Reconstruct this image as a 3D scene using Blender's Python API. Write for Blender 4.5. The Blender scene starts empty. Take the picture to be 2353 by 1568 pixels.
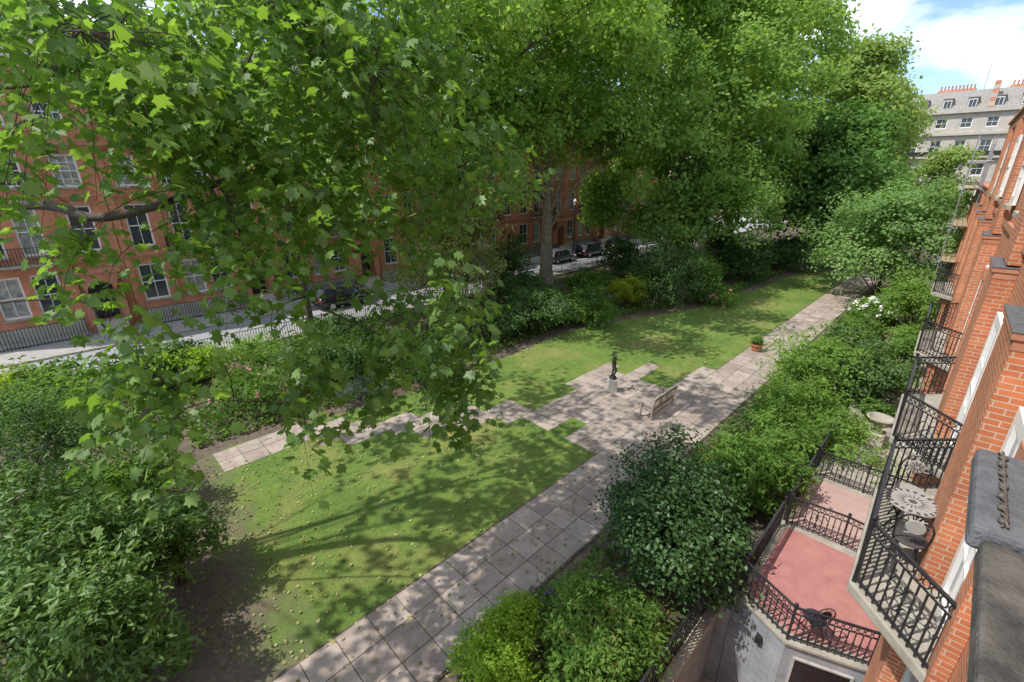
import bpy, bmesh, math, random
import numpy as np
from mathutils import Vector, Matrix
scene = bpy.context.scene
COL = scene.collection
rng = np.random.default_rng(11); random.seed(11)
PI = math.pi
H = 9.5; F = 1046.0; PT = math.radians(20.2); CP, SP, S2 = math.cos(PT), math.sin(PT), math.sqrt(.5)

def ray(u, v):
    a = u-1176; b = 784-v
    fw = F*CP+b*SP; z = -F*SP+b*CP
    return Vector(((a-fw)*S2, (a+fw)*S2, z))
def G(u, v, z=0.0):
    d = ray(u, v); return d*((z-H)/d.z)+Vector((0, 0, H))
def P(u, v, dep):
    return ray(u, v)*(dep/F)+Vector((0, 0, H))

# ------------------------------------------------------------ mesh builder
class MB:
    def __init__(s): s.v = []; s.f = []
    def add(s, vs, fs, M=None):
        n = len(s.v)
        for p in vs:
            p = Vector(p)
            s.v.append(tuple(M @ p) if M else tuple(p))
        for f in fs: s.f.append(tuple(i+n for i in f))
        return s
    def box(s, x0, x1, y0, y1, z0, z1, M=None):
        vs = [(x, y, z) for z in (z0, z1) for x, y in ((x0, y0), (x1, y0), (x1, y1), (x0, y1))]
        return s.add(vs, [(3, 2, 1, 0), (4, 5, 6, 7), (0, 1, 5, 4), (1, 2, 6, 5), (2, 3, 7, 6), (3, 0, 4, 7)], M)
    def bar(s, p, q, w, h=None, M=None):
        h = h or w; p = Vector(p); q = Vector(q); d = (q-p)
        if d.length < 1e-6: return s
        d.normalize(); up = Vector((0, 0, 1)) if abs(d.z) < .95 else Vector((1, 0, 0))
        a = d.cross(up).normalized(); b = a.cross(d).normalized()
        vs = []
        for o in (p, q):
            for i, j in ((-1, -1), (1, -1), (1, 1), (-1, 1)): vs.append(o+a*(i*w/2)+b*(j*h/2))
        return s.add(vs, [(3, 2, 1, 0), (4, 5, 6, 7), (0, 1, 5, 4), (1, 2, 6, 5), (2, 3, 7, 6), (3, 0, 4, 7)], M)
    def tube(s, pts, rad, n=8, M=None, closed=False, cap=True):
        pts = [Vector(p) for p in pts]; k = len(pts)
        if not hasattr(rad, '__len__'): rad = [rad]*k
        vs = []; fs = []; ref = None
        for i, p in enumerate(pts):
            d = (pts[(i+1) % k]-pts[i-1]) if closed else (pts[min(i+1, k-1)]-pts[max(i-1, 0)])
            d.normalize()
            if ref is None: ref = Vector((0, 0, 1)) if abs(d.z) < .9 else Vector((1, 0, 0))
            a = d.cross(ref)
            if a.length < 1e-4: a = d.orthogonal()
            a.normalize(); b = d.cross(a).normalized(); ref = a.cross(d)
            for j in range(n):
                t = 2*PI*j/n; vs.append(p+a*(math.cos(t)*rad[i])+b*(math.sin(t)*rad[i]))
        for i in range(k if closed else k-1):
            for j in range(n):
                i2 = (i+1) % k
                fs.append((i*n+j, i*n+(j+1) % n, i2*n+(j+1) % n, i2*n+j))
        if cap and not closed:
            fs.append(tuple(reversed(range(n)))); fs.append(tuple((k-1)*n+j for j in range(n)))
        return s.add(vs, fs, M)
    def lathe(s, prof, n=16, M=None):
        vs = []; fs = []
        for r, z in prof:
            for j in range(n):
                t = 2*PI*j/n; vs.append((r*math.cos(t), r*math.sin(t), z))
        for i in range(len(prof)-1):
            for j in range(n): fs.append((i*n+j, i*n+(j+1) % n, (i+1)*n+(j+1) % n, (i+1)*n+j))
        fs.append(tuple(reversed(range(n)))); fs.append(tuple((len(prof)-1)*n+j for j in range(n)))
        return s.add(vs, fs, M)
    def prism(s, poly, z0, z1, M=None):
        n = len(poly)
        vs = [(x, y, z0) for x, y in poly]+[(x, y, z1) for x, y in poly]
        fs = [tuple(reversed(range(n))), tuple(range(n, 2*n))]+[(i, (i+1) % n, n+(i+1) % n, n+i) for i in range(n)]
        return s.add(vs, fs, M)
    def loft(s, rings, M=None):
        n = len(rings[0]); vs = [p for r in rings for p in r]; fs = []
        for i in range(len(rings)-1):
            for j in range(n): fs.append((i*n+j, i*n+(j+1) % n, (i+1)*n+(j+1) % n, (i+1)*n+j))
        fs.append(tuple(reversed(range(n)))); fs.append(tuple((len(rings)-1)*n+j for j in range(n)))
        return s.add(vs, fs, M)
    def build(s, name, m, parent=None, smooth=False, bevel=0, fixn=True):
        me = bpy.data.meshes.new(name); me.from_pydata(s.v, [], s.f); me.update()
        if fixn:
            bm = bmesh.new(); bm.from_mesh(me); bmesh.ops.recalc_face_normals(bm, faces=bm.faces); bm.to_mesh(me); bm.free()
        me.materials.append(m)
        if smooth: me.polygons.foreach_set('use_smooth', [True]*len(me.polygons))
        o = bpy.data.objects.new(name, me); COL.objects.link(o); o.parent = parent
        if bevel:
            b = o.modifiers.new('bevel', 'BEVEL'); b.width = bevel; b.segments = 2; b.limit_method = 'ANGLE'
        return o
def boxp(name, m, parent, *a, bevel=0):
    return MB().box(*a).build(name, m, parent, bevel=bevel)
def tag(o, label=None, cat=None, group=None, kind=None):
    if label: o['label'] = label
    if cat: o['category'] = cat
    if group: o['group'] = group
    if kind: o['kind'] = kind
    return o
def thing(name, label, cat, loc=(0, 0, 0), rz=0, group=None):
    o = bpy.data.objects.new(name, None); COL.objects.link(o); o.location = loc; o.rotation_euler = (0, 0, rz)
    o.empty_display_size = .2
    return tag(o, label, cat, group)
def copy_tree(o, parent=None, cache=None):
    if cache is None:
        cache = {}
        for c in bpy.data.objects:
            if c.parent: cache.setdefault(c.parent.name, []).append(c)
    c = o.copy(); COL.objects.link(c); c.parent = parent
    for ch in cache.get(o.name, []): copy_tree(ch, c, cache)
    return c

# ------------------------------------------------------------ materials
def newmat(name):
    m = bpy.data.materials.new(name); m.use_nodes = True
    nt = m.node_tree; bs = nt.nodes['Principled BSDF']
    return m, nt, bs
def ramp(nt, fac, stops):
    r = nt.nodes.new('ShaderNodeValToRGB'); e = r.color_ramp.elements
    while len(e) < len(stops): e.new(.5)
    for i, (p, c) in enumerate(stops):
        e[i].position = p; e[i].color = (*c, 1) if len(c) == 3 else c
    nt.links.new(fac, r.inputs[0]); return r.outputs[0]
def noise(nt, vec, scale, detail=3, rough=.6):
    n = nt.nodes.new('ShaderNodeTexNoise'); n.inputs['Scale'].default_value = scale
    n.inputs['Detail'].default_value = detail; n.inputs['Roughness'].default_value = rough
    nt.links.new(vec, n.inputs['Vector']); return n.outputs['Fac']
def objco(nt):
    return nt.nodes.new('ShaderNodeTexCoord').outputs['Object']
def mix(nt, f, a, b, mode='MIX'):
    n = nt.nodes.new('ShaderNodeMix'); n.data_type = 'RGBA'; n.blend_type = mode
    for sock, val in ((n.inputs[0], f), (n.inputs[6], a), (n.inputs[7], b)):
        if hasattr(val, 'is_output'): nt.links.new(val, sock)
        else: sock.default_value = val if not hasattr(val, '__len__') else ((*val, 1) if len(val) == 3 else val)
    return n.outputs[2]
def bumpn(nt, bs, h, strength, dist=.02):
    b = nt.nodes.new('ShaderNodeBump'); b.inputs['Strength'].default_value = strength; b.inputs['Distance'].default_value = dist
    nt.links.new(h, b.inputs['Height']); nt.links.new(b.outputs[0], bs.inputs['Normal'])
def math_n(nt, op, a, b=None):
    n = nt.nodes.new('ShaderNodeMath'); n.operation = op
    for i, val in enumerate((a, b)):
        if val is None: continue
        if hasattr(val, 'is_output'): nt.links.new(val, n.inputs[i])
        else: n.inputs[i].default_value = val
    return n.outputs[0]
def M(name, c1, c2, scale=4, rough=.8, bump=0, metal=0, bscale=None):
    m, nt, bs = newmat(name); co = objco(nt)
    f = noise(nt, co, scale, 4, .65)
    nt.links.new(ramp(nt, f, [(.3, c1), (.7, c2)]), bs.inputs['Base Color'])
    bs.inputs['Roughness'].default_value = rough; bs.inputs['Metallic'].default_value = metal
    if bump: bumpn(nt, bs, noise(nt, co, bscale or scale*8, 2), bump)
    return m
def brickmat(name, c1, c2, mortar, dirt=.35):
    m, nt, bs = newmat(name); co = objco(nt)
    sx = nt.nodes.new('ShaderNodeSeparateXYZ'); nt.links.new(co, sx.inputs[0])
    cx = nt.nodes.new('ShaderNodeCombineXYZ')
    nt.links.new(math_n(nt, 'ADD', sx.outputs[0], sx.outputs[1]), cx.inputs[0]); nt.links.new(sx.outputs[2], cx.inputs[1])
    b = nt.nodes.new('ShaderNodeTexBrick'); nt.links.new(cx.outputs[0], b.inputs['Vector'])
    b.inputs['Scale'].default_value = 1; b.inputs['Brick Width'].default_value = .23; b.inputs['Row Height'].default_value = .076
    b.inputs['Mortar Size'].default_value = .007; b.inputs['Mortar Smooth'].default_value = .2; b.inputs['Bias'].default_value = 0
    b.inputs['Color1'].default_value = (*c1, 1); b.inputs['Color2'].default_value = (*c2, 1); b.inputs['Mortar'].default_value = (*mortar, 1)
    n1 = noise(nt, co, .8, 5, .7)
    dk = ramp(nt, n1, [(.35, (1-dirt,)*3), (.65, (1.12, 1.1, 1.08))])
    nt.links.new(mix(nt, 1.0, b.outputs['Color'], dk, 'MULTIPLY'), bs.inputs['Base Color'])
    bs.inputs['Roughness'].default_value = .85
    inv = math_n(nt, 'SUBTRACT', 1.0, b.outputs['Fac']); bumpn(nt, bs, inv, .4, .008)
    return m
def leafmat(name, dark, light, trans=.3, gloss=.0, tip=None):
    m, nt, bs = newmat(name); nt.nodes.remove(bs)
    at = nt.nodes.new('ShaderNodeAttribute'); at.attribute_name = 'rnd'
    stops = [(.0, dark), (.85, light)]
    if tip: stops.append((.97, tip))
    c = ramp(nt, at.outputs['Fac'], stops)
    df = nt.nodes.new('ShaderNodeBsdfDiffuse'); nt.links.new(c, df.inputs['Color'])
    tr = nt.nodes.new('ShaderNodeBsdfTranslucent')
    tc = mix(nt, 1.0, c, (1.95, 2.0, .9), 'MULTIPLY'); nt.links.new(tc, tr.inputs['Color'])
    mx = nt.nodes.new('ShaderNodeMixShader'); mx.inputs[0].default_value = trans
    nt.links.new(df.outputs[0], mx.inputs[1]); nt.links.new(tr.outputs[0], mx.inputs[2])
    out = mx.outputs[0]
    if gloss:
        gl = nt.nodes.new('ShaderNodeBsdfGlossy'); gl.inputs['Roughness'].default_value = .5; gl.inputs['Color'].default_value = (.85, .9, .9, 1)
        m2 = nt.nodes.new('ShaderNodeMixShader'); m2.inputs[0].default_value = gloss
        nt.links.new(out, m2.inputs[1]); nt.links.new(gl.outputs[0], m2.inputs[2]); out = m2.outputs[0]
    nt.links.new(out, nt.nodes['Material Output'].inputs[0])
    return m

m_brick = brickmat('red_brick', (.66, .24, .11), (.53, .175, .08), (.52, .40, .31), .28)
m_brick_near = brickmat('orange_brick', (.60, .205, .082), (.48, .15, .062), (.54, .44, .35), .25)
m_dressing = M('terracotta_dressing', (.40, .17, .10), (.52, .24, .145), 3, .8, .2)
m_stone = M('weathered_stone', (.25, .225, .18), (.42, .39, .33), 2.5, .85, .3)
m_palestone = M('pale_stone', (.40, .365, .31), (.51, .47, .41), 1.2, .85, .2)
m_lead = M('lead_sheet', (.07, .074, .08), (.15, .156, .166), 9, .8, .4)
m_grime = M('grimy_stone', (.03, .028, .025), (.13, .118, .105), 7, .9, .5)
m_rust = M('dull_rusty_wire', (.06, .05, .042), (.14, .12, .10), 30, .8)
m_white = M('white_paint', (.72, .71, .68), (.82, .81, .79), 2, .5)
m_plinth = M('grey_limestone', (.36, .35, .33), (.50, .49, .46), 5, .8, .2)
m_glass, nt, bs = newmat('window_glass'); bs.inputs['Base Color'].default_value = (.05, .06, .07, 1); bs.inputs['Roughness'].default_value = .08
m_curtain = M('curtained_glass', (.14, .14, .13), (.46, .45, .42), 2.2, .25)
m_black = M('black_iron', (.012, .012, .014), (.03, .03, .033), 9, .4)
m_slate = M('slate_roof', (.20, .19, .175), (.31, .29, .26), 3, .7, .2)
m_asphalt = M('asphalt', (.25, .25, .262), (.32, .32, .333), 3, .9, .15, bscale=60)
m_pave = M('pavement_flags', (.28, .27, .26), (.38, .37, .35), 1.5, .9, .15)
m_soil = M('garden_soil', (.07, .054, .04), (.17, .13, .095), 5, .95, .6, bscale=30)
m_bark = M('plane_bark', (.13, .11, .075), (.36, .31, .22), 3, .9, .6, bscale=10)
m_darkbark = M('dark_bark', (.05, .04, .03), (.11, .09, .07), 5, .9, .5)
m_bronze = M('dark_bronze', (.03, .026, .022), (.07, .062, .05), 10, .45, .1, metal=.4)
m_teak = M('weathered_teak', (.24, .20, .165), (.38, .33, .28), 7, .8, .2)
m_terracotta = M('terracotta', (.38, .13, .07), (.45, .18, .1), 4, .8)
m_redfloor = M('red_terrace_floor', (.34, .135, .12), (.43, .20, .175), 3, .75, .1)
m_pinkfloor = M('pink_terrace_floor', (.38, .25, .215), (.45, .31, .27), 2, .8, .1)
m_bluewall = brickmat('white_painted_brick', (.35, .365, .385), (.30, .315, .335), (.25, .26, .28), .35)
m_door = M('black_door_paint', (.012, .013, .015), (.02, .02, .025), 2, .25)
m_tyre = M('tyre_rubber', (.012, .012, .012), (.02, .02, .02), 4, .8)
m_rim = M('alloy_rim', (.35, .35, .36), (.42, .42, .43), 4, .3, metal=.8)
m_lamp_w, _, bs = newmat('headlamp_glass'); bs.inputs['Base Color'].default_value = (.7, .7, .72, 1); bs.inputs['Roughness'].default_value = .1
m_lamp_r, _, bs = newmat('tail_lamp_glass'); bs.inputs['Base Color'].default_value = (.4, .02, .02, 1); bs.inputs['Roughness'].default_value = .15
m_plate, _, bs = newmat('yellow_plate'); bs.inputs['Base Color'].default_value = (.75, .55, .05, 1)
m_mosw = M('pale_mosaic', (.27, .255, .235), (.40, .38, .35), 60, .6)
m_mosb = M('dark_mosaic', (.05, .045, .045), (.10, .09, .09), 60, .4)
m_pipe = M('scaffold_steel', (.22, .23, .24), (.35, .36, .37), 4, .45, metal=.3)
m_board = M('scaffold_board', (.30, .22, .13), (.40, .31, .2), 4, .85)
def carpaint(n, c):
    m, _, bs = newmat(n); bs.inputs['Base Color'].default_value = (*c, 1); bs.inputs['Roughness'].default_value = .25
    bs.inputs['Coat Weight'].default_value = .6; return m

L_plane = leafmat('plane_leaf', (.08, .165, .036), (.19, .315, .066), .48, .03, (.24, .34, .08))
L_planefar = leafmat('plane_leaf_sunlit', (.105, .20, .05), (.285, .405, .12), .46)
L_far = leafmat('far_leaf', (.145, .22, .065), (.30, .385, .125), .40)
L_chestnut = leafmat('chestnut_leaf', (.08, .165, .046), (.16, .275, .08), .38)
L_cherry = leafmat('cherry_leaf', (.115, .21, .07), (.235, .36, .135), .36)
L_dark = leafmat('dark_leaf', (.04, .086, .026), (.112, .195, .056), .30, .02)
L_cam = leafmat('camellia_leaf', (.028, .068, .019), (.07, .145, .04), .16, .03)
L_mid = leafmat('mid_leaf', (.06, .13, .03), (.155, .26, .06), .36)
L_light = leafmat('light_leaf', (.10, .20, .044), (.235, .365, .092), .40)
L_feath = leafmat('feathery_leaf', (.07, .155, .034), (.175, .295, .07), .38, 0, (.27, .20, .07))
L_yel = leafmat('yellow_leaf', (.17, .235, .025), (.40, .47, .06), .34)
L_lime = leafmat('lime_leaf', (.12, .22, .025), (.29, .43, .06), .34)
L_var = leafmat('variegated_leaf', (.12, .17, .05), (.33, .36, .14), .30)
L_laurel = leafmat('laurel_leaf', (.055, .12, .028), (.15, .255, .052), .32, .03)
L_grey = leafmat('grey_leaf', (.13, .17, .14), (.22, .27, .22), .15)
L_red = leafmat('red_leaf', (.08, .02, .025), (.16, .05, .04), .2)
L_fallen = leafmat('fallen_leaf', (.16, .15, .045), (.40, .38, .18), .1)
L_white = leafmat('white_petal', (.6, .6, .58), (.8, .8, .78), .2)
L_pink = leafmat('pink_petal', (.45, .15, .22), (.6, .3, .36), .2)
L_purple = leafmat('purple_petal', (.2, .1, .28), (.32, .2, .4), .2)

# ------------------------------------------------------------ leaves
def tpl_tri(w=.3):
    v = np.array([(0, -.5, 0), (w, -.05, .06), (0, .5, -.05), (-w, -.05, .06)]); return v, [(0, 1, 2), (0, 2, 3)]
def tpl_lobed():
    r = [(.0, -.40, 0), (.20, -.50, -.05), (.29, -.24, -.03), (.52, -.10, -.15), (.36, .08, -.07), (.36, .32, -.15), (.17, .24, -.03), (0, .58, -.16)]
    l = [(-x, y, z) for x, y, z in r[1:-1]]
    v = np.array(r+l); n = len(r)
    return v, [tuple(range(n)), (0, n-1)+tuple(range(n+len(l)-1, n-1, -1))]
def unit(d): return d/np.sqrt((d**2).sum(1))[:, None]
def leaves(name, pos, nrm, size, m, parent, tpl, rnd, tip=None):
    n = len(pos); tv, tf = tpl
    nrm = unit(nrm)
    r = rng.normal(size=(n, 3)) if tip is None else tip
    t = np.cross(r, nrm); t /= np.sqrt((t**2).sum(1))[:, None]+1e-9
    b = np.cross(nrm, t)
    s = size[:, None, None]
    V = pos[:, None, :]+s*(tv[None, :, 0:1]*t[:, None, :]+tv[None, :, 1:2]*b[:, None, :]+tv[None, :, 2:3]*nrm[:, None, :])
    k = len(tv); nf = len(tf); fl = len(tf[0])
    me = bpy.data.meshes.new(name)
    me.vertices.add(n*k); me.vertices.foreach_set('co', V.reshape(-1).astype(np.float32))
    idx = (np.arange(n)[:, None, None]*k+np.array(tf)[None]).reshape(-1)
    me.loops.add(n*nf*fl); me.loops.foreach_set('vertex_index', idx.astype(np.int32))
    me.polygons.add(n*nf); me.polygons.foreach_set('loop_start', (np.arange(n*nf)*fl).astype(np.int32))
    me.update(calc_edges=True)
    at = me.attributes.new('rnd', 'FLOAT', 'FACE'); at.data.foreach_set('value', np.repeat(np.clip(rnd, 0, 1), nf).astype(np.float32))
    me.materials.append(m)
    o = bpy.data.objects.new(name, me); COL.objects.link(o); o.parent = parent
    return o
def crown_pts(lobes, ncl, rc, nl, flat=.75, lo=-.55, fmin=.5, fmax=1.05):
    PS, NS, RS = [], [], []
    for c, r in lobes:
        d = unit(rng.normal(size=(ncl, 3)))
        d[:, 2] = np.where(d[:, 2] < lo, -d[:, 2]*.5, d[:, 2])
        f = rng.uniform(fmin, fmax, size=(ncl, 1))
        f = np.where(f < 1, f**.6, f)
        cc = np.array(c)+d*np.array(r)*f
        sc = rng.uniform(.6, 1.25, size=(ncl, 1, 1))
        off = rng.normal(size=(ncl, nl, 3))*rc*np.array([1, 1, flat])*sc
        PS.append((cc[:, None]+off).reshape(-1, 3))
        NS.append((d[:, None]*.6+np.array([0, 0, .5])+rng.normal(size=(ncl, nl, 3))*.45).reshape(-1, 3))
        RS.append((rng.uniform(0, .62, size=(ncl, 1))+rng.uniform(0, .42, size=(ncl, nl))).reshape(-1))
    return np.concatenate(PS), np.concatenate(NS), np.concatenate(RS)
def curve(pts, n=12):
    pts = [Vector(p) for p in pts]; out = []
    ex = [pts[0]*2-pts[1]]+pts+[pts[-1]*2-pts[-2]]
    for i in range(len(pts)-1):
        a, b, c, d = ex[i:i+4]
        for k in range(n):
            t = k/n
            out.append(.5*((2*b)+(c-a)*t+(2*a-5*b+4*c-d)*t*t+(3*b-a-3*c+d)*t**3))
    out.append(pts[-1]); return out

def tree(name, label, base, h, tr, R, h0, leafm, leafs, nlobe, ncl, nl, rc, group=None, bark=None, fork=.35, lobes=None, zsq=.8, extra=(), fmax=1.05):
    bx, by = base[0], base[1]
    t = thing(name, label, 'tree', (bx, by, 0), 0, group)
    if lobes is None:
        lobes = []
        for i in range(nlobe):
            f = (i+.5)/nlobe; z = h0+(h-h0)*(.12+.8*f); a = i*2.4+random.uniform(-.4, .4)
            w = math.sin(PI*(.22+.7*f))
            o = R*.58*w*random.uniform(.75, 1.1)
            rr = R*(.38+.20*w)
            lobes.append(((math.cos(a)*o, math.sin(a)*o, z), (rr, rr, rr*zsq)))
        lobes.append(((0, 0, h-R*.3), (R*.5, R*.5, R*.35)))
    lobes += list(extra)
    mb = MB(); zf = h0+(h-h0)*fork
    lean = (random.uniform(-.5, .5), random.uniform(-.5, .5))
    tp = curve([(0, 0, -.1), (0, 0, h0*.25), (lean[0]*.5, lean[1]*.5, h0*.7), (lean[0], lean[1], zf), (lean[0]*1.5, lean[1]*1.5, h*.85)], 5)
    n = len(tp)
    rad = [tr*(1.3 if i == 0 else 1.1 if i == 1 else max(.06, 1-.85*(i/(n-1))**1.1)) for i in range(n)]
    mb.tube(tp, rad, 10)
    for (c, r) in lobes:
        c = Vector(c); k = min(n-2, max(5, int(n*(.5+.3*random.random())*min(1, c.z/h+.25))))
        s = tp[k]
        mid = s.lerp(c, .5)+Vector((0, 0, abs(c.z-s.z)*.15+random.uniform(-.3, .6)))
        lp = curve([s, mid, c], 5); mb.tube(lp, [max(.03, rad[k]*.36*(1-.85*i/(len(lp)-1))) for i in range(len(lp))], 6)
        for q in range(3):
            d = Vector((random.uniform(-1, 1), random.uniform(-1, 1), random.uniform(-.5, .9)))
            e = c+Vector((d.x*r[0], d.y*r[1], d.z*r[2]))*.8; s2 = lp[int(len(lp)*.6)]
            mb.tube(curve([s2, s2.lerp(e, .5)+Vector((0, 0, .3)), e], 4), [max(.015, rad[k]*.15*(1-.8*i/8)) for i in range(9)], 5)
    mb.build('trunk', bark or m_bark, t, smooth=True, fixn=False)
    p, nr, rn = crown_pts(lobes, ncl, rc, nl, fmax=fmax)
    leaves('crown', p, nr, rng.uniform(.7, 1.3, len(p))*leafs, leafm, t, tpl_tri(.38), rn)
    return t

def shrub_at(name, label, c, r, h, m, ls, n, cat='shrub', w=.3, flower=None, nfl=60, fs=.1, loose=1.0, group=None, stems=True, z=0, fmax=1.22):
    t = thing(name, label, cat, (c[0], c[1], z), 0, group)
    nlobe = 5; lobes = [((0, 0, h*.5), (r*.76, r*.76, h*.48))]
    for i in range(nlobe):
        a = i*2*PI/nlobe+random.uniform(-.5, .5); o = r*random.uniform(.4, .65)
        k = random.uniform(.8, 1.15)
        lobes.append(((math.cos(a)*o, math.sin(a)*o, h*random.uniform(.3, .66)), (r*.5*k, r*.5*k, h*.36*k)))
    ncl = max(10, int(28*loose)); nl = max(12, int(n/(ncl*len(lobes))))
    p, nr, rn = crown_pts(lobes, ncl, max(.06, r*.12), nl, .7, lo=-.7, fmin=.5, fmax=fmax)
    p[:, 2] = np.maximum(p[:, 2], .03+np.abs(rng.normal(size=len(p)))*.05)
    leaves('foliage', p, nr, rng.uniform(.7, 1.3, len(p))*ls, m, t, tpl_tri(w), rn)
    if stems:
        mb = MB()
        for i in range(7):
            a = i*2*PI/7; e = Vector((math.cos(a)*r*.5, math.sin(a)*r*.5, h*.7))
            mb.tube(curve([(math.cos(a)*.08, math.sin(a)*.08, 0), (e.x*.4, e.y*.4, h*.35), e], 4), [.03*max(.5, min(2, h/2))*(1-.09*k) for k in range(9)], 5)
        mb.build('stem', m_darkbark, t, fixn=False)
    if flower:
        k = nfl*6
        dd = unit(rng.normal(size=(nfl, 3))); dd[:, 2] = np.abs(dd[:, 2])
        cc = np.array([0, 0, h*.5])+dd*np.array([r*1.05, r*1.05, h*.58])
        pp = (cc[:, None]+rng.normal(size=(nfl, 6, 3))*fs*.45).reshape(-1, 3)
        leaves('blossom', pp, np.repeat(dd, 6, 0)+rng.normal(size=(k, 3))*.5, rng.uniform(.7, 1.2, k)*fs, flower, t, tpl_tri(.45), rng.uniform(0, 1, k))
    return t
def shrub(name, label, u0, u1, vt, vb, m, ls, n, push=.9, **kw):
    um = (u0+u1)/2; b = G(um, vb); d = ray(um, vb); dep = F*(H/-d.z)
    r = (u1-u0)/2*dep/F*1.02
    hd = Vector((d.x, d.y, 0)).normalized(); c = b+hd*r*push
    fc = (-c.x+c.y)*S2; q = ray(um, vt); qf = (-q.x+q.y)*S2
    h = max(.35, H+q.z/qf*fc)
    return shrub_at(name, label, c, r, h, m, ls, n, **kw)

# ------------------------------------------------------------ ground
def sheet(name, quads, m, kind='structure'):
    mb = MB()
    for q in quads: mb.add(q, [tuple(range(len(q)))])
    return tag(mb.build(name, m, None), kind=kind)
PITX0, PITX1, PITY0, PITY1 = -2.1, .9, 2.8, 9.05
xs = [-900, PITX0, PITX1, 900]; ys = [-900, PITY0, PITY1, 900]
sheet('ground', [[(xs[i], ys[j], 0), (xs[i+1], ys[j], 0), (xs[i+1], ys[j+1], 0), (xs[i], ys[j+1], 0)] for i in range(3) for j in range(3) if not (i == 1 and j == 1)], m_soil)
m_lawn, nt, bs = newmat('lawn_grass'); co = objco(nt)
big = noise(nt, co, .35, 4, .6); fine = noise(nt, co, 30, 5, .8); mid_ = noise(nt, co, 3.0, 4, .7)
c1 = ramp(nt, big, [(.3, (.085, .16, .028)), (.5, (.13, .21, .038)), (.66, (.215, .235, .075))])
c2 = ramp(nt, fine, [(.28, (.35, .4, .3)), (.72, (1.6, 1.5, 1.4))])
c3 = ramp(nt, mid_, [(.3, (.7, .76, .66)), (.7, (1.25, 1.18, 1.15))])
cg = mix(nt, 1.0, mix(nt, 1.0, c1, c2, 'MULTIPLY'), c3, 'MULTIPLY')
sx = nt.nodes.new('ShaderNodeSeparateXYZ'); nt.links.new(co, sx.inputs[0])
yy = math_n(nt, 'ADD', sx.outputs[1], math_n(nt, 'MULTIPLY', noise(nt, co, 1.2, 5, .7), 3.2))
yy = math_n(nt, 'ADD', yy, math_n(nt, 'MULTIPLY', sx.outputs[0], .09))
fr = ramp(nt, math_n(nt, 'MULTIPLY', yy, .25), [(.40, (0, 0, 0)), (.72, (1, 1, 1))])
soilc = ramp(nt, noise(nt, co, 9, 5, .75), [(.3, (.085, .067, .05)), (.7, (.21, .165, .125))])
nt.links.new(mix(nt, fr, soilc, cg), bs.inputs['Base Color']); bs.inputs['Roughness'].default_value = .9
bumpn(nt, bs, fine, .8, .04)
lawn_poly = [(-7.7, -3), (-7.7, 57), (-11.5, 57), (-12.2, 47), (-12.4, 38), (-14, 31.5), (-15.6, 27), (-16.9, 22), (-16.7, 17), (-16.3, 13), (-16.9, 8), (-17.6, 3), (-16.5, -3)]
mb = MB(); mb.prism(lawn_poly, -.05, .028); tag(mb.build('lawn', m_lawn), kind='structure')
m_slab, nt, bs = newmat('paving_slab'); co = objco(nt)
at = nt.nodes.new('ShaderNodeAttribute'); at.attribute_name = 'rnd'
cs = ramp(nt, at.outputs['Fac'], [(0, (.33, .27, .232)), (1, (.445, .375, .325))])
st = ramp(nt, noise(nt, co, 2.2, 6, .75), [(.3, (.64, .62, .60)), (.65, (1.1, 1.1, 1.1))])
sp = ramp(nt, noise(nt, co, 45, 2, .8), [(.35, (.8, .8, .8)), (.65, (1.1, 1.1, 1.1))])
nt.links.new(mix(nt, 1.0, mix(nt, 1.0, cs, st, 'MULTIPLY'), sp, 'MULTIPLY'), bs.inputs['Base Color']); bs.inputs['Roughness'].default_value = .85
SL = .75; cells = set()
def rect(x0, x1, y0, y1):
    for i in range(round((x0+7.7)/SL), round((x1+7.7)/SL)):
        for j in range(round(y0/SL), round(y1/SL)): cells.add((i, j))
rect(-7.7, -5.45, -3.75, 60); rect(-9.3, -7.7, 11.9, 18.7); rect(-11.6, -9.3, 13.6, 19.1); rect(-12.5, -11.4, 15.7, 19.5)
rect(-11, -9.9, 18.7, 21.3); rect(-8.5, -7.7, 18.5, 22.7)
for k in range(9):
    f = k/8; cx = -10.9-6.1*f-.5*math.sin(PI*f); cy = 12.9-9.6*f
    i = round((cx+7.7)/SL-1); j = round(cy/SL-1)
    for a in range(2):
        for b in range(2): cells.add((i+a, j+b))
mb = MB(); rv = []
for (i, j) in sorted(cells):
    x = -7.7+i*SL; y = j*SL; g = .011; dz = random.uniform(0, .006)
    mb.box(x+g, x+SL-g, y+g, y+SL-g, -.03, .042+dz); rv += [random.random()]*6
pv = mb.build('paving', m_slab, None); tag(pv, kind='structure')
a = pv.data.attributes.new('rnd', 'FLOAT', 'FACE'); a.data.foreach_set('value', rv)
sheet('path_bedding', [[(-7.75, -3.8, .034), (-5.4, -3.8, .034), (-5.4, 60, .034), (-7.75, 60, .034)]], m_soil)
sheet('road', [[(-34.0, -80, .01), (-29.5, -80, .01), (-29.5, 140, .01), (-34.0, 140, .01)]], m_asphalt)
mb = MB(); mb.box(-38.5, -34.15, -80, 140, -.05, .12); tag(mb.build('far_pavement', m_pave), kind='structure')
mb = MB(); mb.box(-34.148, -34.0, -80, 140, -.05, .125); tag(mb.build('kerb', m_stone), kind='structure')
mb = MB(); mb.box(-29.5, -28.3, -80, 140, -.05, .12); tag(mb.build('near_pavement', m_pave), kind='structure')
k = 2900
fx = rng.uniform(-16.5, -5.6, k); fy = rng.uniform(-1, 34, k)
fy = np.where(rng.uniform(size=k) < .5, rng.uniform(0, 13, k), fy)
pos = np.stack([fx, fy, np.full(k, .062)+rng.uniform(0, .012, k)], 1)
nr = np.array([0, 0, 1.0])+rng.normal(size=(k, 3))*.35
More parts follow.
